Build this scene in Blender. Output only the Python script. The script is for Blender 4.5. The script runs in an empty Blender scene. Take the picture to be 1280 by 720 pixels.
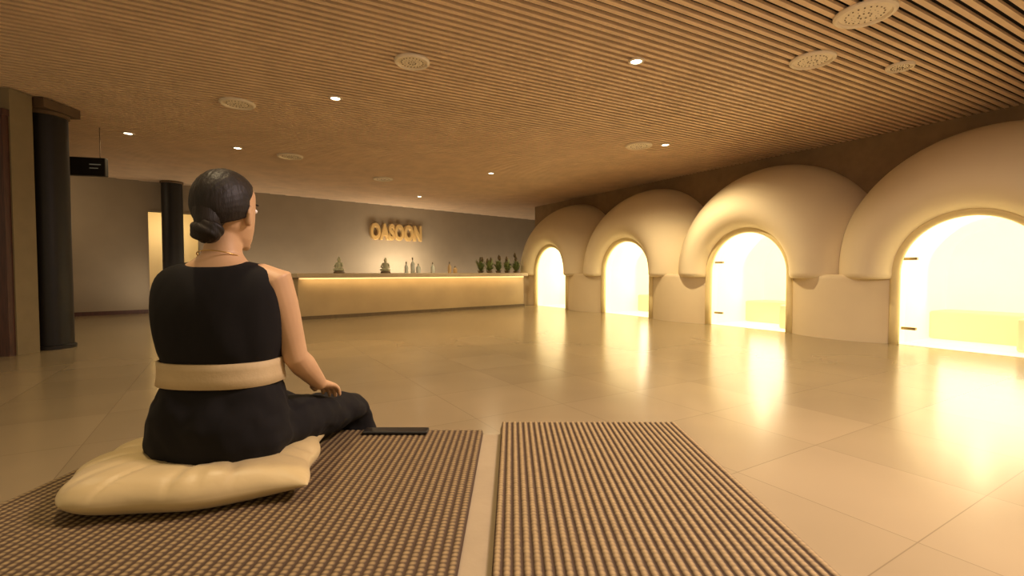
import bpy, math, random
import numpy as np
from mathutils import Vector, Matrix, noise
random.seed(3)
S=bpy.context.scene
COL=S.collection
pi=math.pi
# ---------------------------------------------------------------- materials
def new_mat(name,color=(.5,.5,.5),rough=.5,metal=0,var=0,vscale=6,bump=0,bscale=40,emit=None,estr=0,stretch=None,sheen=0,spec=None,coat=0,bdist=.01):
    m=bpy.data.materials.new(name); m.use_nodes=True
    nt=m.node_tree; N=nt.nodes; L=nt.links
    b=N['Principled BSDF']
    b.inputs['Base Color'].default_value=(*color,1)
    b.inputs['Roughness'].default_value=rough
    b.inputs['Metallic'].default_value=metal
    if spec is not None: b.inputs['Specular IOR Level'].default_value=spec
    if sheen: b.inputs['Sheen Weight'].default_value=sheen
    if coat: b.inputs['Coat Weight'].default_value=coat
    tc=N.new('ShaderNodeTexCoord'); mp=N.new('ShaderNodeMapping')
    L.new(tc.outputs['Object'],mp.inputs['Vector'])
    if stretch: mp.inputs['Scale'].default_value=stretch
    if var:
        n=N.new('ShaderNodeTexNoise'); n.inputs['Scale'].default_value=vscale; n.inputs['Detail'].default_value=4
        L.new(mp.outputs[0],n.inputs['Vector'])
        r=N.new('ShaderNodeValToRGB')
        r.color_ramp.elements[0].position=.3; r.color_ramp.elements[1].position=.7
        r.color_ramp.elements[0].color=(*[c*(1-var) for c in color],1)
        r.color_ramp.elements[1].color=(*[min(1,c*(1+var)) for c in color],1)
        L.new(n.outputs['Fac'],r.inputs[0]); L.new(r.outputs[0],b.inputs['Base Color'])
    if bump:
        n2=N.new('ShaderNodeTexNoise'); n2.inputs['Scale'].default_value=bscale; n2.inputs['Detail'].default_value=3
        L.new(mp.outputs[0],n2.inputs['Vector'])
        bp=N.new('ShaderNodeBump'); bp.inputs['Strength'].default_value=bump; bp.inputs['Distance'].default_value=bdist
        L.new(n2.outputs['Fac'],bp.inputs['Height']); L.new(bp.outputs[0],b.inputs['Normal'])
    if emit:
        b.inputs['Emission Color'].default_value=(*emit,1); b.inputs['Emission Strength'].default_value=estr
    return m
M={}
M['plaster']=new_mat('cream_plaster',(.84,.72,.49),.7,var=.015,vscale=2)
M['pier']=new_mat('sand_plaster',(.76,.63,.41),.7,var=.02,vscale=2)
M['rim']=new_mat('arch_rim_glow_plaster',(.88,.74,.38),.5,var=.03)  # yellower than the surround: glow of the alcove lights put into its colour
M['backwall']=new_mat('taupe_wall',(.28,.22,.15),.7,var=.06,vscale=1.5,bump=.05)
M['rightwall']=new_mat('brown_wall',(.28,.185,.09),.8,var=.15,vscale=4,bump=.2,bscale=12)
M['olive']=new_mat('brown_wood_panel',(.13,.09,.045),.6,var=.15,vscale=6,stretch=(4,4,.5))
M['beige']=new_mat('beige_pillar_plaster',(.24,.185,.10),.7,var=.05)
M['darkwood']=new_mat('dark_door_wood',(.07,.022,.012),.5,var=.3,vscale=8,stretch=(6,6,.6))
M['black']=new_mat('black_lacquer',(.012,.010,.009),.45,var=.1,spec=.35)
M['slat']=new_mat('slat_wood',(.82,.61,.42),.6,var=.08,vscale=3)
M['ceilback']=new_mat('ceiling_void',(.012,.006,.003),.9,var=.1)
M['soffit']=new_mat('soffit_plaster',(.13,.08,.04),.8,var=.1)
M['white']=new_mat('white_plastic',(.9,.8,.65),.5,var=.03)
M['lamp']=new_mat('lamp_lens',(1,.9,.7),.4,emit=(1,.86,.6),estr=14)
M['led']=new_mat('led_strip',(1,.8,.5),.4,emit=(1,.62,.25),estr=.9)
M['glowwall']=new_mat('alcove_glow_plaster',(.88,.80,.58),.6,emit=(1,.89,.60),estr=.66)  # plain plaster lining, no lamp: alcove brightness put in as emission
M['alcovebench']=new_mat('alcove_bench_glow_plaster',(.78,.66,.40),.6,emit=(1,.80,.42),estr=.25)  # bench is no lamp; some of the alcove glow is put into its material
M['counterbody']=new_mat('counter_panel',(.46,.34,.18),.55,var=.06,vscale=2)
M['countertop']=new_mat('counter_stone',(.52,.41,.26),.4,var=.06)
M['gold']=new_mat('gilded_letters',(.55,.35,.13),.35,metal=.4,var=.05,emit=(1,.6,.2),estr=.08)
M['platform']=new_mat('bench_plaster',(.36,.28,.165),.6,var=.06,bump=.1)
M['cushion']=new_mat('golden_beige_satin',(.52,.395,.19),.42,var=.04,vscale=5,bump=.2,bscale=7,sheen=.1,stretch=(1,2.2,1),bdist=.02)
M['skin']=new_mat('skin',(.56,.335,.175),.5,var=.04,vscale=9,bump=.03,bscale=120)
M['hair']=new_mat('dark_hair',(.012,.007,.004),.55,var=.3,vscale=60,stretch=(1,1,.15),bump=.3,bscale=90,spec=.35)
M['cloth']=new_mat('black_fabric',(.0065,.005,.0045),.9,var=.1,vscale=20,bump=.5,bscale=5,stretch=(1,1,.4),bdist=.04,spec=.3)
M['belt']=new_mat('beige_sash',(.54,.40,.21),.7,var=.05,vscale=20,bump=.1,bscale=90)
M['eye']=new_mat('eye_white',(.8,.75,.7),.2)
M['iris']=new_mat('dark_iris',(.03,.015,.008),.2)
M['lip']=new_mat('lips',(.45,.16,.11),.4)
M['brass']=new_mat('fine_gold_chain',(.7,.45,.15),.3,metal=1)
M['bronze']=new_mat('pale_green_stone',(.55,.56,.38),.4,metal=0,var=.2,vscale=15)
M['bottleblue']=new_mat('pale_blue_glass',(.72,.78,.72),.15,var=.1)
M['amber']=new_mat('amber_glass',(.65,.45,.22),.15,var=.1)
M['leaf']=new_mat('leaf_green',(.22,.27,.09),.5,var=.3,vscale=12)
M['bud']=new_mat('dark_flower_bud',(.13,.09,.035),.6,var=.3,vscale=20)
M['pot']=new_mat('dark_ceramic',(.18,.14,.09),.4,var=.1)
M['steel']=new_mat('hinge_metal',(.30,.23,.12),.35,metal=.8)
M['signface']=new_mat('sign_face',(.02,.018,.015),.4)
M['signmark']=new_mat('sign_marks',(.4,.38,.3),.5,emit=(.8,.8,.6),estr=.06)
g=bpy.data.materials.new('clear_glass'); g.use_nodes=True; nt=g.node_tree; nt.nodes.clear()
o=nt.nodes.new('ShaderNodeOutputMaterial'); mx=nt.nodes.new('ShaderNodeMixShader'); mx.inputs[0].default_value=.05
tr=nt.nodes.new('ShaderNodeBsdfTransparent'); gl=nt.nodes.new('ShaderNodeBsdfGlossy'); gl.inputs['Roughness'].default_value=.03
nt.links.new(tr.outputs[0],mx.inputs[1]); nt.links.new(gl.outputs[0],mx.inputs[2]); nt.links.new(mx.outputs[0],o.inputs[0]); M['glass']=g
WALLANG=math.atan2(-.859,.513)
def floor_mat():
    m=bpy.data.materials.new('polished_stone_tiles'); m.use_nodes=True; nt=m.node_tree; N=nt.nodes; L=nt.links; b=N['Principled BSDF']
    b.inputs['Specular IOR Level'].default_value=.6; b.inputs['Roughness'].default_value=.20
    tc=N.new('ShaderNodeTexCoord'); mp=N.new('ShaderNodeMapping'); mp.inputs['Rotation'].default_value=(0,0,-WALLANG)
    L.new(tc.outputs['Object'],mp.inputs[0])
    br=N.new('ShaderNodeTexBrick'); br.offset=0; br.squash=1
    br.inputs['Scale'].default_value=1; br.inputs['Brick Width'].default_value=.8; br.inputs['Row Height'].default_value=.8
    br.inputs['Mortar Size'].default_value=.003; br.inputs['Mortar Smooth'].default_value=.5
    br.inputs['Color1'].default_value=(.325,.25,.145,1); br.inputs['Color2'].default_value=(.285,.22,.126,1); br.inputs['Mortar'].default_value=(.21,.158,.09,1)
    L.new(mp.outputs[0],br.inputs['Vector'])
    n=N.new('ShaderNodeTexNoise'); n.inputs['Scale'].default_value=.9; n.inputs['Detail'].default_value=2; L.new(tc.outputs['Object'],n.inputs['Vector'])
    r=N.new('ShaderNodeMapRange'); r.inputs[1].default_value=.3; r.inputs[2].default_value=.7; r.inputs[3].default_value=.92; r.inputs[4].default_value=1.08
    L.new(n.outputs['Fac'],r.inputs[0])
    mul=N.new('ShaderNodeVectorMath'); mul.operation='SCALE'; L.new(br.outputs['Color'],mul.inputs[0]); L.new(r.outputs[0],mul.inputs['Scale'])
    L.new(mul.outputs[0],b.inputs['Base Color'])
    return m
M['floor']=floor_mat()
def weave_mat(name,p,q,dots,chk=0.0,hi=(.34,.235,.135)):
    m=bpy.data.materials.new(name); m.use_nodes=True; nt=m.node_tree; N=nt.nodes; L=nt.links; b=N['Principled BSDF']
    b.inputs['Roughness'].default_value=.75
    tc=N.new('ShaderNodeTexCoord'); sp=N.new('ShaderNodeSeparateXYZ'); L.new(tc.outputs['Object'],sp.inputs[0])
    def mth(op,a,bv=None,c=None):
        n=N.new('ShaderNodeMath'); n.operation=op
        for i,v in enumerate((a,bv,c)):
            if v is None: continue
            if isinstance(v,(int,float)): n.inputs[i].default_value=v
            else: L.new(v,n.inputs[i])
        return n.outputs[0]
    xr=mth('DIVIDE',sp.outputs[0],p)
    A=mth('ABSOLUTE',mth('SINE',mth('MULTIPLY',xr,pi)))
    yy=mth('ADD',mth('DIVIDE',sp.outputs[1],q),mth('MULTIPLY',mth('MODULO',mth('FLOOR',mth('ADD',xr,.0001)),2),chk))
    B=mth('ABSOLUTE',mth('SINE',mth('MULTIPLY',yy,pi)))
    f=mth('MULTIPLY',mth('POWER',A,1.1),mth('ADD',mth('MULTIPLY',B,dots),1-dots))
    ns=N.new('ShaderNodeTexNoise'); ns.inputs['Scale'].default_value=60; L.new(tc.outputs['Object'],ns.inputs['Vector'])
    f2=mth('ADD',f,mth('MULTIPLY',mth('SUBTRACT',ns.outputs['Fac'],.5),.45))
    cr=N.new('ShaderNodeValToRGB'); cr.color_ramp.elements[0].position=.32; cr.color_ramp.elements[0].color=(.055,.028,.010,1)
    cr.color_ramp.elements[1].position=1.0; cr.color_ramp.elements[1].color=(*hi,1)
    L.new(f2,cr.inputs[0]); L.new(cr.outputs[0],b.inputs['Base Color'])
    return m
RP,RQ=.0228,.016
M['weave']=weave_mat('woven_cord',RP,.016,.6,.5,(.31,.215,.095))
M['ribs']=weave_mat('ribbed_cord',RP,RQ,.25,0,(.35,.245,.11))
# ---------------------------------------------------------------- mesh helpers
class MB:
    def __init__(s): s.v=[]; s.f=[]; s.mi=[]
    def add(s,vs,fs,mi=0):
        o=len(s.v); s.v+= [tuple(v) for v in vs]; s.f+=[tuple(i+o for i in f) for f in fs]; s.mi+=[mi]*len(fs); return s
    def box(s,x0,x1,y0,y1,z0,z1,mi=0,mat=None):
        vs=[(x,y,z) for z in (z0,z1) for y in (y0,y1) for x in (x0,x1)]
        if mat: vs=[mat@Vector(v) for v in vs]
        return s.add(vs,[(0,2,3,1),(4,5,7,6),(0,1,5,4),(2,6,7,3),(0,4,6,2),(1,3,7,5)],mi)
    def rings(s,R,capa=True,capb=True,mi=0):
        n=len(R[0]); vs=[p for r in R for p in r]; fs=[]
        for i in range(len(R)-1):
            for j in range(n):
                k=(j+1)%n; fs.append((i*n+j,i*n+k,(i+1)*n+k,(i+1)*n+j))
        if capa: fs.append(tuple(range(n))[::-1])
        if capb: fs.append(tuple((len(R)-1)*n+j for j in range(n)))
        return s.add(vs,fs,mi)
    def lathe(s,prof,c=(0,0,0),n=24,mi=0):
        R=[[(c[0]+r*math.cos(2*pi*j/n),c[1]+r*math.sin(2*pi*j/n),c[2]+z) for j in range(n)] for r,z in prof]
        return s.rings(R,mi=mi)
    def tube(s,path,rad,ref=(0,0,1),n=14,mi=0,round_=True):
        P=[Vector(p) for p in path]; rad=[(r,r) if isinstance(r,(int,float)) else r for r in rad]
        R=[]; m=len(P); ref=Vector(ref)
        def ring(c,T,a,b):
            U=ref.cross(T)
            if U.length<1e-4: U=Vector((1,0,0)).cross(T)
            U.normalize(); V=T.cross(U).normalized()
            return [tuple(c+U*a*math.cos(2*pi*j/n)+V*b*math.sin(2*pi*j/n)) for j in range(n)]
        for i in range(m):
            T=(P[min(i+1,m-1)]-P[max(i-1,0)]).normalized(); a,b=rad[i]
            if i==0 and round_:
                for k in (.15,.5,.8):
                    R.append(ring(P[0]-T*min(a,b)*math.cos(math.asin(k)) ,T,a*k,b*k))
            R.append(ring(P[i],T,a,b))
            if i==m-1 and round_:
                for k in (.8,.5,.15):
                    R.append(ring(P[-1]+T*min(a,b)*math.cos(math.asin(k)),T,a*k,b*k))
        return s.rings(R,mi=mi)
    def ellipsoid(s,c,r,rot=None,n=20,m=12,mi=0):
        R=[]
        for i in range(m+1):
            ph=-pi/2+ .04+(pi-.08)*i/m
            ring=[]
            for j in range(n):
                a=2*pi*j/n; v=Vector((r[0]*math.cos(ph)*math.cos(a),r[1]*math.cos(ph)*math.sin(a),r[2]*math.sin(ph)))
                if rot: v=rot@v
                ring.append(tuple(v+Vector(c)))
            R.append(ring)
        return s.rings(R,mi=mi)
    def obj(s,name,mats,parent=None,smooth=False,matrix=None,label=None,cat=None,kind=None,group=None,bevel=0,subsurf=0,angle=None):
        me=bpy.data.meshes.new(name); me.from_pydata(s.v,[],s.f); me.update()
        if not isinstance(mats,(list,tuple)): mats=[mats]
        for m in mats: me.materials.append(m)
        me.polygons.foreach_set('material_index',s.mi)
        import bmesh
        bm=bmesh.new(); bm.from_mesh(me); bmesh.ops.recalc_face_normals(bm,faces=bm.faces); bm.to_mesh(me); bm.free()
        if smooth: me.polygons.foreach_set('use_smooth',[True]*len(me.polygons))
        if angle and smooth: me.set_sharp_from_angle(angle=math.radians(angle))
        ob=bpy.data.objects.new(name,me); COL.objects.link(ob)
        if matrix is not None: ob.matrix_world=matrix
        if parent: ob.parent=parent
        tag(ob,label,cat,kind,group)
        if bevel:
            b=ob.modifiers.new('bevel','BEVEL'); b.width=bevel; b.segments=3; b.limit_method='ANGLE'
        if subsurf:
            b=ob.modifiers.new('sub','SUBSURF'); b.levels=subsurf; b.render_levels=subsurf
        return ob
def tag(ob,label=None,cat=None,kind=None,group=None):
    if label: ob['label']=label
    if cat: ob['category']=cat
    if kind: ob['kind']=kind
    if group: ob['group']=group
def empty(name,matrix=None,**k):
    e=bpy.data.objects.new(name,None); e.empty_display_size=.1; COL.objects.link(e)
    if matrix is not None: e.matrix_world=matrix
    tag(e,**k); return e
def T(x,y,z=0,rz=0): return Matrix.Translation((x,y,z))@Matrix.Rotation(rz,4,'Z')
def copy_tree(src,matrix,kids):
    c=src.copy(); COL.objects.link(c); c.matrix_world=matrix
    for k,subs in kids:
        kc=k.copy(); COL.objects.link(kc); kc.parent=c
        for s_ in subs:
            sc=s_.copy(); COL.objects.link(sc); sc.parent=kc
    return c
F=600.0; H=1.1; CZ=3.5
# ---------------------------------------------------------------- camera
cam=bpy.data.cameras.new('camera'); co=bpy.data.objects.new('camera',cam); COL.objects.link(co)
cam.sensor_width=36; cam.lens=36*F/1280; cam.clip_start=.02
co.location=(0,0,H); co.rotation_euler=(math.radians(90)-math.atan(20/F),0,0)
S.camera=co
# ---------------------------------------------------------------- floor
mb=MB(); mb.box(-16,10,-2,24,-.1,0); mb.obj('floor',M['floor'],kind='structure')
# ---------------------------------------------------------------- ceiling with slats
mb=MB()
PB=1.1
RX=10.21+PB*(.859+.597*.513)
e=Vector((1110,600,0)).normalized(); p=Vector((-e.y,e.x,0))
sp=.102; w=.051
k=-8.0
ang=math.atan2(e.y,e.x)
while k<24:
    ox,oy=k*p.x,k*p.y
    t0=max((-24.27-(ox-1.135*oy))/(e.x-1.135*e.y),(.3-oy)/e.y,(-14-ox)/e.x)
    t1=(RX-(ox+.597*oy))/(e.x+.597*e.y)
    if oy+t1*e.y>17.3: t1=max(t1,(2.6-ox)/e.x)
    t1=min(t1,(24-oy)/e.y)
    if t1>t0+.2:
        m=Matrix.Translation((ox,oy,0))@Matrix.Rotation(ang,4,'Z')
        mb.box(t0,t1,-w/2,w/2,CZ,CZ+.03,0,m)
    k+=sp
mb.box(-15,10,.3,24,CZ+.13,CZ+.2,1)
mb.obj('ceiling',[M['slat'],M['ceilback']],kind='structure')
# ---------------------------------------------------------------- back wall
bd=Vector((1.135,1,0)).normalized(); W0=Vector((-24.27+1.135*9,9,0))
BW=Matrix.Translation(W0)@Matrix.Rotation(math.atan2(bd.y,bd.x),4,'Z')
def bwt(u):
    m=(u-640)/F; d=24.27/(1.135-m); return (d-9)*1.5127
td0,td1=bwt(187),bwt(250); DH=2.72; WH=3.62
mb=MB(); mb.box(-2,td0,0,.2,0,WH); mb.box(td1,20.6,0,.2,0,WH); mb.box(td0,td1,0,.2,DH,WH)
mb.obj('wall_back',M['backwall'],matrix=BW,kind='structure')
mb=MB(); mb.box(-2,td0-.04,-.015,0,0,.1); mb.box(td1+.04,20.6,-.015,0,0,.1)
mb.obj('baseboard_back',M['darkwood'],matrix=BW,kind='structure')
mb=MB(); mb.box(td0-.03,td0,-.02,.2,0,DH+.03); mb.box(td1,td1+.03,-.02,.2,0,DH+.03); mb.box(td0,td1,-.02,.2,DH,DH+.03)
mb.obj('trim_1',M['backwall'],matrix=BW,kind='structure')
mb=MB(); mb.box(td0-.4,td1+.6,1.6,1.7,0,DH+.2); mb.box(td0-.5,td0-.4,.2,1.7,0,DH+.2); mb.box(td1+.6,td1+.7,.2,1.7,0,DH+.2); mb.box(td0-.5,td1+.7,.2,1.7,DH+.2,DH+.3)
mb.obj('wall_doorway',M['plaster'],matrix=BW,kind='structure')
def light(kind,loc,energy,color,size=.3,target=None,spot=None,size_y=None,blend=.6,rot=None):
    l=bpy.data.lights.new(kind.lower()+'_light',kind); l.energy=energy; l.color=color
    if kind=='AREA':
        l.size=size
        if size_y: l.shape='RECTANGLE'; l.size_y=size_y
    else: l.shadow_soft_size=size
    if kind=='SPOT': l.spot_size=math.radians(spot or 90); l.spot_blend=blend
    o=bpy.data.objects.new(l.name,l); COL.objects.link(o); o.location=loc
    if target is not None: o.rotation_euler=(Vector(target)-Vector(loc)).to_track_quat('-Z','Y').to_euler()
    if rot is not None: o.rotation_euler=rot
    return o
pl=BW@Vector(((td0+td1)/2,.8,2.3)); light('POINT',pl,24,(1,.76,.4),.3)
# ---------------------------------------------------------------- left wall, pillar, soffit
mb=MB(); mb.box(-12,-6.87,6.42,6.62,0,WH)
mb.obj('wall_left',M['olive'],kind='structure')
mb=MB(); mb.box(-6.87,-6.52,6.3,6.6,0,CZ-.01); mb.obj('trim_3',M['beige'],kind='structure')
mb=MB(); mb.box(-7.75,-6.54,6.22,6.3,0,3.12); mb.box(-7.85,-6.525,6.21,6.3,3.12,3.2)
mb.obj('door_1',M['darkwood'],kind='structure')
mb=MB(); mb.box(-12,-6.40,6.64,7.2,3.36,3.49)
mb.obj('trim_2',M['soffit'],kind='structure')
def column(x,y,h):
    c=empty('column',T(x,y),label='round glossy black column reaching the ceiling',cat='column',group='black columns')
    mb=MB(); mb.lathe([(.24,.06),(.24,h-.05)],n=40); mb.obj('shaft',M['black'],c,True,angle=40)
    mb=MB(); mb.lathe([(.265,0),(.265,.05),(.242,.06)],n=40); mb.obj('base',M['black'],c,True,angle=40)
    mb=MB(); mb.lathe([(.242,h-.05),(.26,h-.04),(.26,h)],n=40); mb.obj('capital',M['soffit'],c,True,angle=40)
column(-6.66,6.93,3.35); column(-9.05,12.85,3.49)
# ---------------------------------------------------------------- right wall + arches
def WP(s,h,z=0):
    d=s*.859; return Vector((10.21-.597*d+.859*h, d+.513*h, z))
def WM(s): 
    q=WP(s,0); return Matrix.Translation(q)@Matrix.Rotation(WALLANG,4,'Z')
CS=[7.66,10.94,14.22,17.5]; r=.85; SPR=1.08
MW=WM(0)
mb=MB()
mb.box(-19.95,-3.0,PB,PB+.2,2.0,WH)
edges=[-19.95]+[v for c in reversed(CS) for v in (-(c+.9),-(c-.9))]+[-3.0]
for i in range(0,len(edges),2): mb.box(edges[i],edges[i+1],PB,PB+.2,0,2.0)
mb.box(-20.1,-19.95,PB,4.5,0,WH)
mb.obj('wall_right',M['rightwall'],matrix=MW,kind='structure')
HW=1.64
def surround():
    mb=MB(); a,b=2.04,2.19; NT=96; NR=40; V=[]
    def yq(q): return PB*(1-(max(0,1-q**2.6))**.5)-.42*math.sin(pi*q**.66)*(1-.25*q)
    for i in range(NT+1):
        th=pi*i/NT; c,s=math.cos(th),math.sin(th)
        ro=1/math.sqrt((c/a)**2+(s/b)**2)
        rm=ro
        if abs(c)>1e-6: rm=min(ro,HW/abs(c))
        for j in range(NR+1):
            t=j/NR; rho=r+(rm-r)*(1-(1-t)**1.6); q=min(1,(rho-r)/(ro-r))
            V.append((rho*c,yq(q),SPR+rho*s))
    fs=[(i*(NR+1)+j,i*(NR+1)+j+1,(i+1)*(NR+1)+j+1,(i+1)*(NR+1)+j) for i in range(NT) for j in range(NR)]
    mb.add(V,fs)
    for sg in (1,-1):
        V=[];K=8
        for k in range(K+1):
            an=k/K*pi/2
            for j in range(NR+1):
                t=j/NR; rho=r+(HW-r)*(1-(1-t)**1.6); y0=yq((rho-r)/(a-r)); yb=y0+.10
                V.append((sg*rho,y0+(yb-y0)*(1-math.cos(an)),SPR-.09*math.sin(an)))
        V2=[(x,PB*.6,z) for x,y,z in V[-(NR+1):]]
        V+=V2
        mb.add(V,[(i*(NR+1)+j,i*(NR+1)+j+1,(i+1)*(NR+1)+j+1,(i+1)*(NR+1)+j) for i in range(K+1) for j in range(NR)])
    return mb
def tunnel():
    mb=MB(); D=1.95; n=40
    pts=[(r,0.0)]+[(r*math.cos(pi*i/n),SPR+r*math.sin(pi*i/n)) for i in range(n+1)]+[(-r,0.0)]
    vs=[(x,0,z) for x,z in pts]+[(x,D,z) for x,z in pts]; m=len(pts)
    fs=[(i,i+1,m+i+1,m+i) for i in range(m-1)]
    mb.add(vs,fs); mb.add([(x,D,z) for x,z in pts],[tuple(range(m))])
    mb.add([(-r,0,.004),(r,0,.004),(r,D,.004),(-r,D,.004)],[(0,1,2,3)])
    return mb
rootA=empty('arched_alcove',WM(CS[0]),label='cream plaster dome surround with a glowing arched alcove',cat='alcove',group='row of arched alcoves')
kids=[]
kids.append((surround().obj('surround',M['plaster'],rootA,True,angle=50),[]))
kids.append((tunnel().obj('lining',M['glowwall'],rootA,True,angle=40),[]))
mb=MB(); n=40
path=[(r,-.02,.0),(r,-.02,.5)]+[(r*math.cos(pi*i/n),-.02,SPR+r*math.sin(pi*i/n)) for i in range(n+1)]+[(-r,-.02,.5),(-r,-.02,0)]
mb.tube(path,[.065]*len(path),ref=(0,1,0),n=12,round_=False)
kids.append((mb.obj('rim',M['rim'],rootA,True),[]))
mb=MB(); mb.box(-r,r,1.25,1.93,0,.46); mb.box(.35,r,.5,1.25,0,.46); 
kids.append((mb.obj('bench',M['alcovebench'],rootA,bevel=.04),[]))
def arch_panel(rr,th,y):
    mb=MB(); n=32; pts=[(rr,0.02)]+[(rr*math.cos(pi*i/n),SPR+rr*math.sin(pi*i/n)) for i in range(n+1)]+[(-rr,.02)]
    m=len(pts); vs=[(x,y-th/2,z) for x,z in pts]+[(x,y+th/2,z) for x,z in pts]
    mb.add(vs,[tuple(range(m)),tuple(range(2*m-1,m-1,-1))]+[(i,(i+1)%m,m+(i+1)%m,m+i) for i in range(m)]); return mb
gd=arch_panel(r-.07,.01,.16).obj('glass_door',M['glass'],rootA,label='frameless arched clear glass door'); gk=[]
for z in (.22,1.28):
    mb=MB(); mb.box(-.82,-.64,.13,.19,z,z+.04); gk.append(mb.obj('hinge',M['steel'],gd,bevel=.005,label='dark metal hinge'))
kids.append((gd,gk))
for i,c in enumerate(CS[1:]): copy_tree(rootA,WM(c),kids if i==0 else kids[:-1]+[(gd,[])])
def pier(x0,x1,bul=.30):
    mb=MB(); n=36; R=[]
    for z,ins in ((0,0),(.05,0),(SPR-.10,0),(SPR-.055,.010),(SPR-.03,.035),(SPR-.02,.07)):
        ring=[]
        for i in range(n+1):
            t=i/n; x=x0+(x1-x0)*(.5-.5*math.cos(pi*t))
            y=.04-bul*math.sin(pi*(.5-.5*math.cos(pi*t)))**.6+ins
            ring.append((x,y,z))
        ring.append((x1,PB-.01,z)); ring.append((x0,PB-.01,z))
        R.append(ring)
    mb.rings(R); return mb
first=None
mids=[CS[0]-HW]+[(CS[i]+CS[i+1])/2 for i in range(3)]
for s in mids:
    if first is None:
        first=pier(-.785,.785).obj('arch_pier',M['pier'],None,True,WM(s),'rounded sand plaster pier between arched alcoves','pier',group='alcove piers',angle=60)
    else:
        c=first.copy(); COL.objects.link(c); c.matrix_world=WM(s)
ep=pier(-.40,.38,.18); ep.obj('arch_pier',M['pier'],None,True,WM(CS[3]+.85+.03+.38),'narrow rounded plaster pier at end of alcove row','pier',group='alcove piers',angle=60)
for c in CS:
    q=WM(c)@Vector((0,1.2,1.1)); tg=WM(c)@Vector((0,-3,1.0))
    light('AREA',q,15,(1,.89,.68),1.4,target=tg,size_y=1.3)
    q=WM(c)@Vector((0,.6,1.70)); light('POINT',q,6,(1,.82,.5),.12)
# ---------------------------------------------------------------- ceiling fixtures
def cpos(u,v,z=CZ):
    d=F*(z-H)/(340-v); return ((u-640)/F*d,d)
def disc(u,v,dia):
    x,y=cpos(u,v); R=dia/2
    c=empty('ceiling_speaker',T(x,y,CZ),label='round off-white perforated ceiling speaker disc',cat='ceiling speaker',group='ceiling speakers')
    mb=MB(); mb.lathe([(R*.8,0),(R,-.002),(R*1.0,-.02),(R*.93,-.035),(R*.84,-.035),(R*.8,-.01)],n=40); mb.obj('rim',M['white'],c,True,angle=40)
    mb=MB(); mb.lathe([(.01,-.02),(R*.4,-.03),(R*.82,-.012),(R*.82,-.004),(.01,-.004)],n=40)
    for k in range(3):
        rr=R*(.2+.2*k)
        for j in range(8+6*k):
            a=2*pi*j/(8+6*k); mb.ellipsoid((rr*math.cos(a),rr*math.sin(a),-.03+.003*k),(.008,.008,.004),n=6,m=3,mi=1)
    mb.obj('grille',[M['white'],M['soffit']],c,True,angle=60)
for u,v,dd in ((1073,22,.5),(1010,78,.46),(1118,86,.28),(517,80,.40),(301,131,.46),(797,183,.5),(480,224,.5),(365,196,.5)): disc(u,v,dd)
def down(u,v,rad=.06,e=60,xy=None):
    x,y=xy if xy else cpos(u,v)
    c=empty('downlight',T(x,y,CZ),label='small round recessed ceiling downlight, switched on',cat='downlight',group='ceiling downlights')
    mb=MB(); mb.lathe([(rad,0),(rad*1.5,0),(rad*1.5,-.012),(rad*1.1,-.018),(rad,-.008)],n=24); mb.obj('trim_ring',M['white'],c,True)
    mb=MB(); mb.lathe([(.005,-.01),(rad,-.01),(rad,-.002),(.005,-.002)],n=24); mb.obj('lens',M['lamp'],c,True)
    light('SPOT',(x,y,CZ-.04),e,(1,.77,.45),.06,rot=(0,0,0),spot=150,blend=.9)
for u,v,ee in ((793,80,280),(422,125,160),(165,168,100),(614,217,290),(300,186,120),(830,182,420),(525,246,270)): down(u,v,e=ee)
for xy,ee in (((-1.2,1.6),150),((2.8,1.6),230),((-4.6,3.0),110),((5.6,2.6),340),((4.2,.8),220)): down(0,0,e=ee,xy=xy)  # unseen downlights overhead, added to brighten the domes and room
# ---------------------------------------------------------------- hanging sign
c=empty('hanging_sign',T(-7.1,8.0,2.84,.25),label='black hanging sign box with small pale markings',cat='sign')
mb=MB(); mb.box(-.34,.34,-.05,.05,-.15,.15); mb.obj('housing',M['signface'],c,bevel=.01)
mb=MB(); mb.box(.12,.28,-.054,-.05,.03,.045); mb.box(.12,.24,-.054,-.05,-.03,-.018)
mb.obj('markings',M['signmark'],c)
for sx in (-.25,.25):
    mb=MB(); mb.tube([(sx,0,.15),(sx,0,.66)],[.006]*2); mb.obj('hanger_rod',M['soffit'],c,True)
# ---------------------------------------------------------------- counter
cd=Vector((.761,.648,0)); A=Vector((-4.85,10.8,0)); CL=7.0
CM=Matrix.Translation(A)@Matrix.Rotation(math.atan2(cd.y,cd.x),4,'Z')
c=empty('reception_counter',CM,label='long plaster reception counter with glowing light strip under top',cat='reception counter')
mb=MB(); mb.box(.05,CL-.05,.1,.8,0,.96); mb.obj('body',M['counterbody'],c,bevel=.02)
mb=MB(); mb.box(0,CL,-.05,.85,.97,1.07); mb.obj('countertop',M['countertop'],c,bevel=.012)
mb=MB(); mb.box(.08,CL-.1,.05,.095,.935,.965); mb.obj('light_strip',M['led'],c)
mb=MB(); mb.box(.03,CL-.03,.07,.1,0,.08); mb.obj('plinth',M['olive'],c)
q=CM@Vector((CL/2,-.03,.92)); l=light('AREA',q,11,(1,.68,.32),CL-.3,size_y=.05); l.rotation_euler=(math.radians(35),0,math.atan2(cd.y,cd.x))
for tt in (6.5,9,11.5,14,16.5,19):
    q=BW@Vector((tt,-1.1,.35)); tg=BW@Vector((tt,0,1.9)); light('AREA',q,22,(1,.83,.60),2.2,target=tg,size_y=.1)
q=BW@Vector((bwt(495),-1.0,1.2)); tg=BW@Vector((bwt(495),0,1.9)); light('AREA',q,48,(1,.84,.6),1.8,target=tg,size_y=.2)
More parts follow.
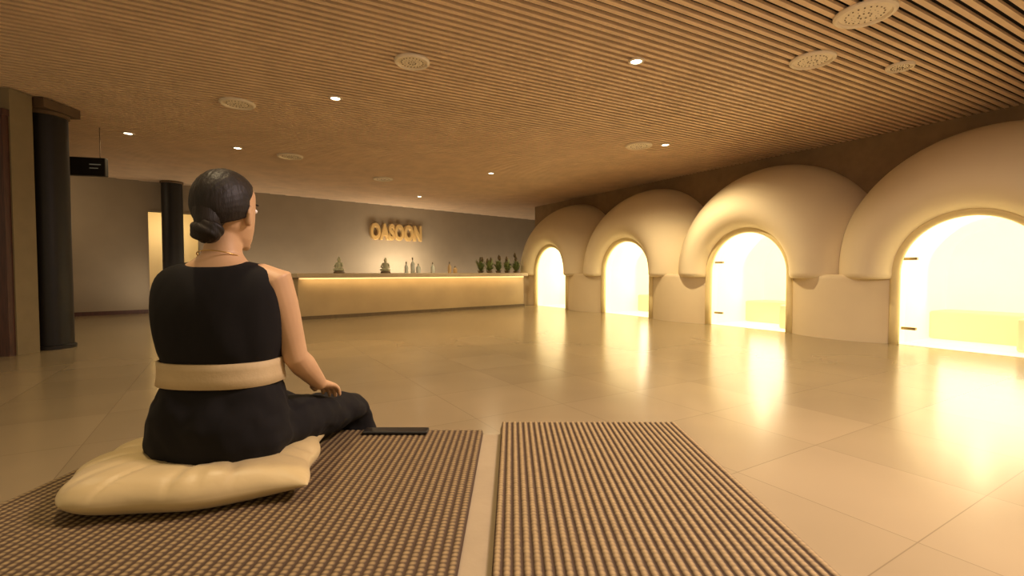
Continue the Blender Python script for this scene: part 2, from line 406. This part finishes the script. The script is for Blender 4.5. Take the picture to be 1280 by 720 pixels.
for tt in (1,3.6): light('AREA',BW@Vector((tt,-1.6,CZ-.1)),20,(1,.75,.44),1.0,target=BW@Vector((tt,0,1.2)))  # unseen area lights added to brighten the left of the back wall
# sign text
cu=bpy.data.curves.new('sign_text','FONT'); cu.body='OASOON'; cu.size=.72; cu.extrude=.05; cu.bevel_depth=.018; cu.offset=.024; cu.align_x='CENTER'; cu.space_character=1.08
to=bpy.data.objects.new('sign_tmp',cu); COL.objects.link(to)
dg=bpy.context.evaluated_depsgraph_get(); me=bpy.data.meshes.new_from_object(to.evaluated_get(dg)); bpy.data.objects.remove(to)
xs=[v.co.x for v in me.vertices]; ys=[v.co.y for v in me.vertices]; 
for v in me.vertices:
    v.co.x=(v.co.x-(max(xs)+min(xs))/2)*2.05/(max(xs)-min(xs)); v.co.y=(v.co.y-(max(ys)+min(ys))/2)*.60/(max(ys)-min(ys))
me.materials.clear(); me.materials.append(M['gold'])
so=bpy.data.objects.new('wall_lettering',me); COL.objects.link(so)
so.matrix_world=BW@Matrix.Translation((bwt(495),-.07,H+(340-291)/F*17.6))@Matrix.Rotation(pi/2,4,'X')
tag(so,'rounded gilded raised letters mounted on the taupe wall','wall sign')
def cpt(u,back=.35):
    A2=CM@Vector((0,back,0)); m=(u-640)/F; t=(m*A2.y-A2.x)/(cd.x-m*cd.y); q=A2+cd*t; return q
def figurine(u,sc,mat,lab,grp=None):
    q=cpt(u); c=empty('figurine',T(q.x,q.y,1.07,random.uniform(-.4,.4)),label=lab,cat='figurine')
    mb=MB(); mb.lathe([(.13*sc,0),(.14*sc,.02*sc),(.12*sc,.05*sc)],n=20); mb.obj('base',M['pot'],c,True,angle=40)
    mb=MB(); mb.ellipsoid((0,-.02*sc,.09*sc),(.15*sc,.10*sc,.05*sc)); mb.tube([(0,0,.08*sc),(0,0,.17*sc),(0,0,.25*sc)],[(.075*sc,.06*sc),(.07*sc,.05*sc),(.085*sc,.045*sc)],ref=(0,1,0))
    for sx in (-1,1): mb.tube([(sx*.08*sc,0,.25*sc),(sx*.11*sc,-.02*sc,.17*sc),(sx*.03*sc,-.08*sc,.13*sc)],[.025*sc,.022*sc,.018*sc])
    mb.obj('seated_body',mat,c,True)
    mb=MB(); mb.ellipsoid((0,0,.345*sc),(.045*sc,.048*sc,.058*sc)); mb.ellipsoid((0,0,.41*sc),(.02*sc,.02*sc,.022*sc)); mb.tube([(0,0,.26*sc),(0,0,.31*sc)],[.025*sc]*2)
    mb.obj('head',mat,c,True)
figurine(424,.95,M['bronze'],'pale green stone seated figurine on the counter')
figurine(482,.95,M['bronze'],'weathered green seated figurine beside glass bottles')
def bottle(u,h,rad,mat,lab,back=.35):
    q=cpt(u,back); c=empty('bottle',T(q.x,q.y,1.07),label=lab,cat='bottle',group='bottles on the counter')
    mb=MB(); mb.lathe([(rad*.9,0),(rad,.01),(rad,h*.55),(rad*.8,h*.66),(rad*.3,h*.74),(rad*.3,h*.84)],n=20); mb.obj('body',mat,c,True,angle=50)
    mb=MB(); mb.lathe([(rad*.38,h*.83),(rad*.38,h),(rad*.3,h*1.01)],n=16); mb.obj('stopper',M['pot'],c,True,angle=50)
for u,h,rr,m,lab,bk in ((508,.30,.05,'bottleblue','pale blue glass bottle with dark stopper',.3),(516,.42,.055,'bottleblue','tall pale blue glass bottle with dark stopper',.42),(523,.26,.06,'bottleblue','short pale blue glass bottle with dark stopper',.25),
    (541,.30,.055,'bottleblue','pale blue glass bottle with dark stopper',.35),(562,.32,.05,'amber','amber glass bottle with dark stopper',.35),(569,.2,.06,'amber','short amber glass bottle with dark stopper',.3)): bottle(u,h,rr,M[m],lab,bk)
def plant(u,back,h,seed):
    rnd=random.Random(seed); q=cpt(u,back); c=empty('potted_plant',T(q.x,q.y,1.07,rnd.uniform(0,6)),label='dense leafy green potted plant with dark flower buds',cat='plant',group='potted plants on the counter')
    mb=MB(); mb.lathe([(.07,0),(.10,.06),(.105,.07),(.09,.07),(.08,.05)],n=20); mb.obj('pot',M['pot'],c,True,angle=50)
    mb=MB()
    for i in range(130):
        a=rnd.uniform(0,2*pi); L=rnd.uniform(.05,.24); hh=rnd.uniform(.02,.46)*(1-.3*L/.25); wv=rnd.uniform(.016,.032)
        pts=[Vector((0,0,.06)),Vector((math.cos(a)*L*.55,math.sin(a)*L*.55,.06+hh*.7)),Vector((math.cos(a)*L,math.sin(a)*L,.06+hh*rnd.uniform(.5,1.15)))]
        sd=Vector((-math.sin(a),math.cos(a),0))*wv
        vs=[pts[0]-sd*.5,pts[0]+sd*.5,pts[1]-sd,pts[1]+sd,pts[2]]
        mb.add(vs,[(0,1,3,2),(2,3,4)])
    mb.obj('leaves',M['leaf'],c)
    mb=MB(); mb2=MB()
    for i in range(2):
        x,y=rnd.uniform(-.10,.10),rnd.uniform(-.06,.06); hh=h*rnd.uniform(.75,1)
        mb.tube([(x*.3,y*.3,.06),(x,y,hh-.1)],[.008,.007],n=8)
        mb2.ellipsoid((x,y,hh-.07),(.048,.048,.06),n=12,m=8); mb2.ellipsoid((x,y,hh-.01),(.028,.028,.04),n=12,m=8)
    mb.obj('stems',M['leaf'],c,True); mb2.obj('buds',M['bud'],c,True)
for i,(u,bk,h) in enumerate(((601,.58,.62),(612,.18,.48),(623,.58,.68),(634,.18,.50),(645,.56,.66))): plant(u,bk,h,i)
# ---------------------------------------------------------------- bench + mats
c=empty('bench',T(-.37,.95),label='low cream plaster bench topped with two woven mats',cat='bench')
def prism(mb,pts,z0,z1):
    m=len(pts); vs=[(x,y,z0) for x,y in pts]+[(x,y,z1) for x,y in pts]
    mb.add(vs,[tuple(range(m))[::-1],tuple(range(m,2*m))]+[(i,(i+1)%m,m+(i+1)%m,m+i) for i in range(m)])
mb=MB(); prism(mb,[(-1.10,-1.05),(1.085,-1.05),(1.085,1.115),(.32,1.115),(.32,1.015),(-1.10,1.015)],.33,.43); mb.obj('seat_slab',M['platform'],c,bevel=.006)
mb=MB(); prism(mb,[(-1.02,-1.0),(1.0,-1.0),(1.0,1.02),(.38,1.02),(.38,.94),(-1.02,.94)],0,.33); mb.obj('base',M['platform'],c,bevel=.006)
def mat_obj(x0,nr,y0,y1,lab,mt,amp):
    nx=nr*8+1; ny=int((y1-y0)/.0045)+1
    X=np.linspace(0,nr*RP,nx); Y=np.linspace(0,y1-y0,ny)
    XX,YY=np.meshgrid(X,Y)
    A=np.abs(np.sin(pi*XX/RP))**.7; B=np.abs(np.sin(pi*(YY/RQ)))
    Z=.015+amp*A*(.85+.15*B)
    Z[0,:]=0;Z[-1,:]=0;Z[:,0]=0;Z[:,-1]=0
    vs=np.stack([XX,YY,Z],-1).reshape(-1,3)
    idx=np.arange(nx*ny).reshape(ny,nx)
    fs=np.stack([idx[:-1,:-1],idx[:-1,1:],idx[1:,1:],idx[1:,:-1]],-1).reshape(-1,4)
    me=bpy.data.meshes.new('woven_mat'); me.from_pydata(vs.tolist(),[],fs.tolist()); me.update(); me.materials.append(mt)
    me.polygons.foreach_set('use_smooth',[True]*len(me.polygons))
    o=bpy.data.objects.new('woven_mat',me); COL.objects.link(o); o.location=(x0,y0,.431)
    tag(o,lab,'mat',group='woven mats on the bench')
mat_obj(-.12-58*RP,58,-.05,1.965,'wide brown and tan crosshatched cord mat under the cushion',M['weave'],.003)
mat_obj(-.045,33,-.05,2.065,'narrow ribbed brown and tan woven cord mat, unoccupied',M['ribs'],.007)
mb=MB(); mb.box(-.13,.13,-.03,.03,0,.012); mb.obj('phone_case',M['black'],None,False,T(-.47,1.925,.451,.0),'slim black case lying on the mat edge','case',bevel=.005)
# ---------------------------------------------------------------- cushion
HX,HY,HZ=-.915,1.50,.525
mb=MB(); n=80; CW,CDp=.33,.265; Cc=Vector((-.965,1.49,.452)); crot=.26
def pil(u,v,side):
    t=(max(0,1-abs(u)**3.0)*max(0,1-abs(v)**3.0))**.5
    rc=.36-.20*max(0,u)
    x=u*CW*math.sqrt(1-rc*v*v)*(1+.02*math.sin(v*7+1))+.03*max(0,u)*abs(v)**3; y=v*CDp*math.sqrt(1-rc*u*u)*(1+.03*math.sin(u*6+.5))
    X=Cc.x+x*math.cos(crot)-y*math.sin(crot); Y=Cc.y+x*math.sin(crot)+y*math.cos(crot)
    dx,dy=X-HX,Y-HY
    a=math.atan2(dy,dx); rr=math.hypot(dx,dy)
    cre=(1-abs(noise.noise(Vector((math.cos(a)*3.4,math.sin(a)*3.4,rr*2.0))))*4.0)
    cre=max(0,cre)**2*.011*min(1,rr/.15)
    nz=noise.noise(Vector((u*1.6,v*1.6,side*3)))*.012-cre
    if side>0:
        z=.045+.076*t**.9+nz*min(1,t*1.6)
        g=math.exp(-(((X-HX)/.19)**2+((Y-HY-.02)/.17)**2)**2)
        z=z*(1-g)+min(z,.078)*g
    else: z=.045-.045*min(1,t*1.5)
    return (X,Y,Cc.z+z)
def mp_(k): return math.sin(pi/2*(-1+2*k/n))
for side in (1,-1):
    vs=[pil(mp_(i),mp_(j),side) for i in range(n+1) for j in range(n+1)]
    mb.add(vs,[(i*(n+1)+j,(i+1)*(n+1)+j,(i+1)*(n+1)+j+1,i*(n+1)+j+1) for i in range(n) for j in range(n)])
co_=mb.obj('cushion',M['cushion'],None,True,None,'plump golden-beige satin cushion on the woven mat, sat upon','cushion')
# ---------------------------------------------------------------- person
PM=T(HX,HY,HZ,-.04)
person=empty('person',PM,label='person in black sleeveless top and beige sash, sitting on cushion',cat='person')
def tring(z,wx,dy,cy=0,cx=0,n=40,pw=2.3,fold=0,ph=0,dip=0):
    R=[]
    for j in range(n):
        a=2*pi*j/n; c,s=math.cos(a),math.sin(a)
        x=wx*math.copysign(abs(c)**(2/pw),c); y=dy*math.copysign(abs(s)**(2/pw),s)
        k=1+fold*(math.sin(a*7+ph)+.6*math.sin(a*11+ph*2+z*18))
        R.append((cx+x*k,cy+y*k,z-dip*max(0,-s)**1.5))
    return R
HDY=-.08; HC=Vector((.024,.010,.766))
hrot=Matrix.Rotation(HDY,3,'Z')@Matrix.Rotation(-.05,3,'X')
def hd(p): return tuple(hrot@Vector(p)*1.0+HC)
mb=MB()
prof=[(-.0,.13,.09,0),(.03,.168,.125,0),(.10,.178,.13,0),(.18,.160,.11,0),(.27,.135,.09,.005),(.36,.142,.092,.005),(.45,.158,.10,.005),(.52,.162,.095,0),(.565,.152,.076,-.005),(.592,.112,.060,-.01),(.612,.076,.054,-.008),(.635,.054,.050,0),(.67,.048,.049,.004),(.73,.047,.050,.012)]
mb.rings([tring(z,a,b,cy,cx=.018*max(0,z-.5)/.2) for z,a,b,cy in prof])
hp=[(-.117,.075,.03,.018),(-.108,.088,.005,.032),(-.085,.092,-.03,.047),(-.055,.092,-.06,.060),(-.02,.090,-.082,.069),(.02,.088,-.094,.074),(.055,.086,-.097,.075),(.085,.072,-.088,.067),(.105,.045,-.066,.048),(.117,.015,-.035,.022)]
R=[]
for z,yf,yb,w_ in hp:
    R.append([hd((w_*math.cos(2*pi*j/32),(yf+yb)/2+(yf-yb)/2*math.sin(2*pi*j/32),z)) for j in range(32)])
mb.rings(R)
mb.tube([hd((0,.088,.01)),hd((0,.102,-.02)),hd((0,.106,-.038))],[.009,.012,.015],n=10)
mb.tube([hd((0,.07,-.045)),hd((0,.088,-.07)),hd((0,.086,-.1))],[.03,.02,.018],n=10)
for sx in (-1,1):
    mb.ellipsoid(hd((sx*.074,-.002,-.018)),(.012,.02,.033),rot=hrot@Matrix.Rotation(sx*.35,3,'Z'),n=14,m=8)
    mb.tube([hd((sx*.078,.008,.005)),hd((sx*.086,-.012,.012)),hd((sx*.087,-.02,-.01)),hd((sx*.080,-.008,-.042))],[.005,.006,.006,.006],n=8)
def arm(sx,sh,el,wr,hdir,down,ref):
    sh,el,wr=map(Vector,(sh,el,wr))
    mb.tube([sh+Vector((-sx*.05,0,.01)),sh,sh.lerp(el,.3),sh.lerp(el,.7),el,el.lerp(wr,.3),el.lerp(wr,.75),wr],[.048,.051,.048,.042,.038,.040,.031,.025],ref=ref,n=18)
    hdir=Vector(hdir).normalized(); down=Vector(down).normalized(); side=hdir.cross(down).normalized()
    p0=wr; p1=wr+hdir*.08
    mb.tube([p0,p0+hdir*.03,p0+hdir*.06,p1],[(.024,.018),(.034,.016),(.039,.014),(.038,.012)],ref=down,n=16)
    for i,(off,L) in enumerate(((-.029,.060),(-.0098,.072),(.0098,.068),(.029,.052))):
        a=p1+side*off-hdir*.008; d=(hdir+side*off*1.0).normalized()
        b=a+d*L*.45+down*.006; c_=b+(d+down*.6).normalized()*L*.32; e_=c_+(d*.8+down*1.0).normalized()*L*.26
        mb.tube([a,b,c_,e_],[.0090,.0084,.0078,.007],ref=side,n=10)
    t0=p0+hdir*.02+side*(.028*sx); t1=t0+(hdir*.8+side*sx*.5).normalized()*.035+down*.006; t2=t1+(hdir+down*.3).normalized()*.033
    mb.tube([t0,t1,t2],[.013,.0105,.0085],ref=down,n=10)
arm(1,(.182,-.0,.545),(.212,.055,.302),(.222,.205,.180),(-.02,1,-.36),(0,-.36,-1),(1,0,0))
arm(-1,(-.145,.035,.540),(-.165,.16,.30),(-.13,.32,.195),(.12,1,-.20),(0,-.20,-1),(1,0,0))
KN={1:(.195,.54,.005),-1:(-.12,.54,.01)}
for sx in (1,-1):
    hpt=Vector((sx*.09,.02,.085)); kn=Vector(KN[sx]); an=Vector((kn.x+.01,.60,-.44))
    mb.tube([hpt,hpt.lerp(kn,.4),hpt.lerp(kn,.8),kn],[.080,.068,.054,.048],ref=(0,0,1),n=18)
    mb.tube([kn,kn.lerp(an,.25),kn.lerp(an,.6),kn.lerp(an,.92),an],[.047,.048,.043,.033,.034],ref=(0,1,0),n=18)
    mb.tube([an+Vector((0,-.03,-.03)),an+Vector((0,.06,-.045)),an+Vector((0,.15,-.062))],[(.032,.03),(.038,.025),(.038,.014)],ref=(0,0,1),n=16)
tmp=mb.obj('body_tmp',M['skin'],None,True)
rm=tmp.modifiers.new('r','REMESH'); rm.mode='VOXEL'; rm.voxel_size=.0042; rm.use_smooth_shade=True
sm_=tmp.modifiers.new('s','SMOOTH'); sm_.factor=.5; sm_.iterations=6
dg=bpy.context.evaluated_depsgraph_get(); me=bpy.data.meshes.new_from_object(tmp.evaluated_get(dg)); bpy.data.objects.remove(tmp)
me.name='body'; me.materials.clear(); me.materials.append(M['skin']); me.polygons.foreach_set('use_smooth',[True]*len(me.polygons)); me.polygons.foreach_set('material_index',[0]*len(me.polygons))
bo=bpy.data.objects.new('body',me); COL.objects.link(bo); bo.parent=person
for sx in (-1,1):
    mb=MB(); mb.ellipsoid(hd((sx*.030,.082,.012)),(.013,.010,.009),n=14,m=10); mb.obj('eye',M['eye'],person,True)
    mb=MB(); mb.ellipsoid(hd((sx*.030,.0905,.012)),(.005,.003,.005),n=12,m=8); mb.obj('iris',M['iris'],person,True)
    mb=MB(); mb.tube([hd((sx*.014,.093,.030)),hd((sx*.03,.093,.036)),hd((sx*.047,.082,.031))],[.003,.0035,.002],n=8); mb.obj('eyebrow',M['hair'],person,True)
mb=MB(); mb.tube([hd((-.022,.089,-.066)),hd((-.008,.098,-.062)),hd((.008,.098,-.062)),hd((.022,.089,-.066))],[.003,.006,.006,.003],n=8)
mb.tube([hd((-.018,.09,-.070)),hd((0,.098,-.073)),hd((.018,.09,-.070))],[.003,.007,.003],n=8); mb.obj('lips',M['lip'],person,True)
mb=MB(); R=[]; nn=160; mm=64
for i in range(mm+1):
    ph=-pi/2+.03+(pi-.06)*i/mm; ring=[]
    for j in range(nn):
        a=2*pi*j/nn; d=Vector((math.cos(ph)*math.cos(a),math.cos(ph)*math.sin(a),math.sin(ph)))
        rx,ry,rz=.086,.107,.109
        v=Vector((d.x*rx,d.y*ry-.010,d.z*rz+.018))
        ba=math.atan2(d.x,d.z+.55)
        st=.005*noise.noise(Vector((d.x*6,d.y*2,d.z*3)))+.004*noise.noise(Vector((ba*14,d.y*1.5,0)))+.002*math.sin(ba*46+noise.noise(d*3)*4)
        v*=1+st*2.0
        front=max(0,min(1,(d.y+.02-.55*max(0,d.z-.1)*1.5)/.16)) if d.z<.62 else 0
        side_low=max(0,min(1,(-.36-d.z-.45*max(0,-d.y)*1.0)/.12))
        f=max(front if d.z<.5 else front*max(0,(.62-d.z)/.12),side_low)
        v*=1-.32*f
        ring.append(hd(v))
    R.append(ring)
mb.rings(R); 
mb.tube([hd((0,-.07,-.02)),hd((.004,-.086,-.052))],[.05,.036],n=16)
mb.obj('hair',M['hair'],person,True)
mb=MB(); bc=Vector((.008,-.094,-.074)); R=[]
for i in range(33):
    ph=-pi/2+.04+(pi-.08)*i/32; ring=[]
    for j in range(64):
        a=2*pi*j/64
        k=1+.05*math.sin(a*3+ph*6)+.018*math.sin(a*9+ph*10)
        ring.append(hd((bc.x+.048*k*math.cos(ph)*math.cos(a),bc.y+.034*k*math.cos(ph)*math.sin(a),bc.z+.036*k*math.sin(ph))))
    R.append(ring)
mb.rings(R); mb.obj('hair_bun',M['hair'],person,True)
mb=MB(); pts=[(.010+.064*math.cos(2*pi*i/40),-.004+.062*math.sin(2*pi*i/40),.620-.02*math.sin(2*pi*i/40)) for i in range(41)]
mb.tube(pts,[.0018]*41,n=6,round_=False); mb.obj('necklace',M['brass'],person,True)
bl=[(.285,.160,.110,.005,.0,0),(.300,.166,.116,.005,.0,0),(.318,.174,.124,.005,.010,0),(.345,.184,.131,.005,.018,0),(.39,.193,.134,.005,.018,0),(.44,.199,.130,.003,.014,0),(.50,.200,.119,0,.008,0),(.540,.194,.104,-.002,.004,0),(.567,.180,.088,-.004,.0,0),(.586,.154,.075,-.006,0,.004),(.597,.120,.067,-.008,0,.010),(.602,.094,.064,-.008,0,.018),(.604,.084,.062,-.006,0,.024)]
mb=MB(); R=[tring(z,a,b,cy,n=96,fold=fo,ph=.6+z*9,pw=2.35,cx=.006,dip=dp) for z,a,b,cy,fo,dp in bl]
mb.rings(R,False,False)
o=mb.obj('blouse',M['cloth'],person,True,subsurf=1); sd=o.modifiers.new('s','SOLIDIFY'); sd.thickness=.004; sd.offset=1
mb=MB(); R=[tring(z,a,b,.004,n=72,cx=.003,pw=2.35) for z,a,b in ((.232,.180,.127),(.234,.185,.132),(.26,.182,.129),(.285,.181,.128),(.305,.182,.129),(.307,.175,.122))]
mb.rings(R,False,False); o=mb.obj('sash',M['belt'],person,True); sd=o.modifiers.new('s','SOLIDIFY'); sd.thickness=.004
mb=MB()
mb.rings([tring(*q,pw=2.4) for q in ((-.012,.15,.11,0),(.02,.196,.147,0),(.06,.214,.155,0),(.12,.212,.150,0),(.18,.198,.136,0),(.245,.174,.118,0))])
for sx in (1,-1):
    hpt=Vector((sx*.105,.03,.075)); kn=Vector(KN[sx]); an=Vector((kn.x+.01,.605,-.40))
    mb.tube([hpt,hpt.lerp(kn,.35),hpt.lerp(kn,.7),kn],[(.11,.092),(.120,.084),(.115,.072),(.104,.060)],ref=(0,0,1),n=28)
    mb.tube([kn+Vector((.0,-.01,.02)),kn.lerp(an,.3)+Vector((.01,0,0)),kn.lerp(an,.7),an],[(.085,.05),(.11,.064),(.10,.072),(.10,.08)],ref=(0,1,0),n=28,round_=False)
tmp=mb.obj('tr_tmp',M['cloth'],None,True)
rm=tmp.modifiers.new('r','REMESH'); rm.mode='VOXEL'; rm.voxel_size=.008; rm.use_smooth_shade=True
s2=tmp.modifiers.new('s','SMOOTH'); s2.factor=.6; s2.iterations=6
tx=bpy.data.textures.new('folds','CLOUDS'); tx.noise_scale=.10; tx.noise_depth=1
dm=tmp.modifiers.new('d','DISPLACE'); dm.texture=tx; dm.strength=.036; dm.mid_level=.5; dm.texture_coords='LOCAL'
dg=bpy.context.evaluated_depsgraph_get(); me=bpy.data.meshes.new_from_object(tmp.evaluated_get(dg)); bpy.data.objects.remove(tmp)
me.name='trousers'; me.materials.clear(); me.materials.append(M['cloth']); me.polygons.foreach_set('use_smooth',[True]*len(me.polygons)); me.polygons.foreach_set('material_index',[0]*len(me.polygons))
to=bpy.data.objects.new('trousers',me); COL.objects.link(to); to.parent=person
for sx in (1,-1):
    an=Vector((KN[sx][0]+.01,.60,-.44))
    mb=MB(); mb.tube([an+Vector((0,-.035,-.045)),an+Vector((0,.06,-.053)),an+Vector((0,.16,-.068))],[(.04,.04),(.046,.034),(.044,.02)],ref=(0,0,1),n=20); mb.obj('shoe',M['black'],person,True)
# ---------------------------------------------------------------- lights / world
light('AREA',(2.3,1.4,3.3),180,(1,.78,.76),.9,target=(2.2,1.7,0))
w=bpy.data.worlds.new('world'); S.world=w; w.use_nodes=True
w.node_tree.nodes['Background'].inputs[0].default_value=(1,.75,.44,1); w.node_tree.nodes['Background'].inputs[1].default_value=.5
S.view_settings.view_transform='Standard'
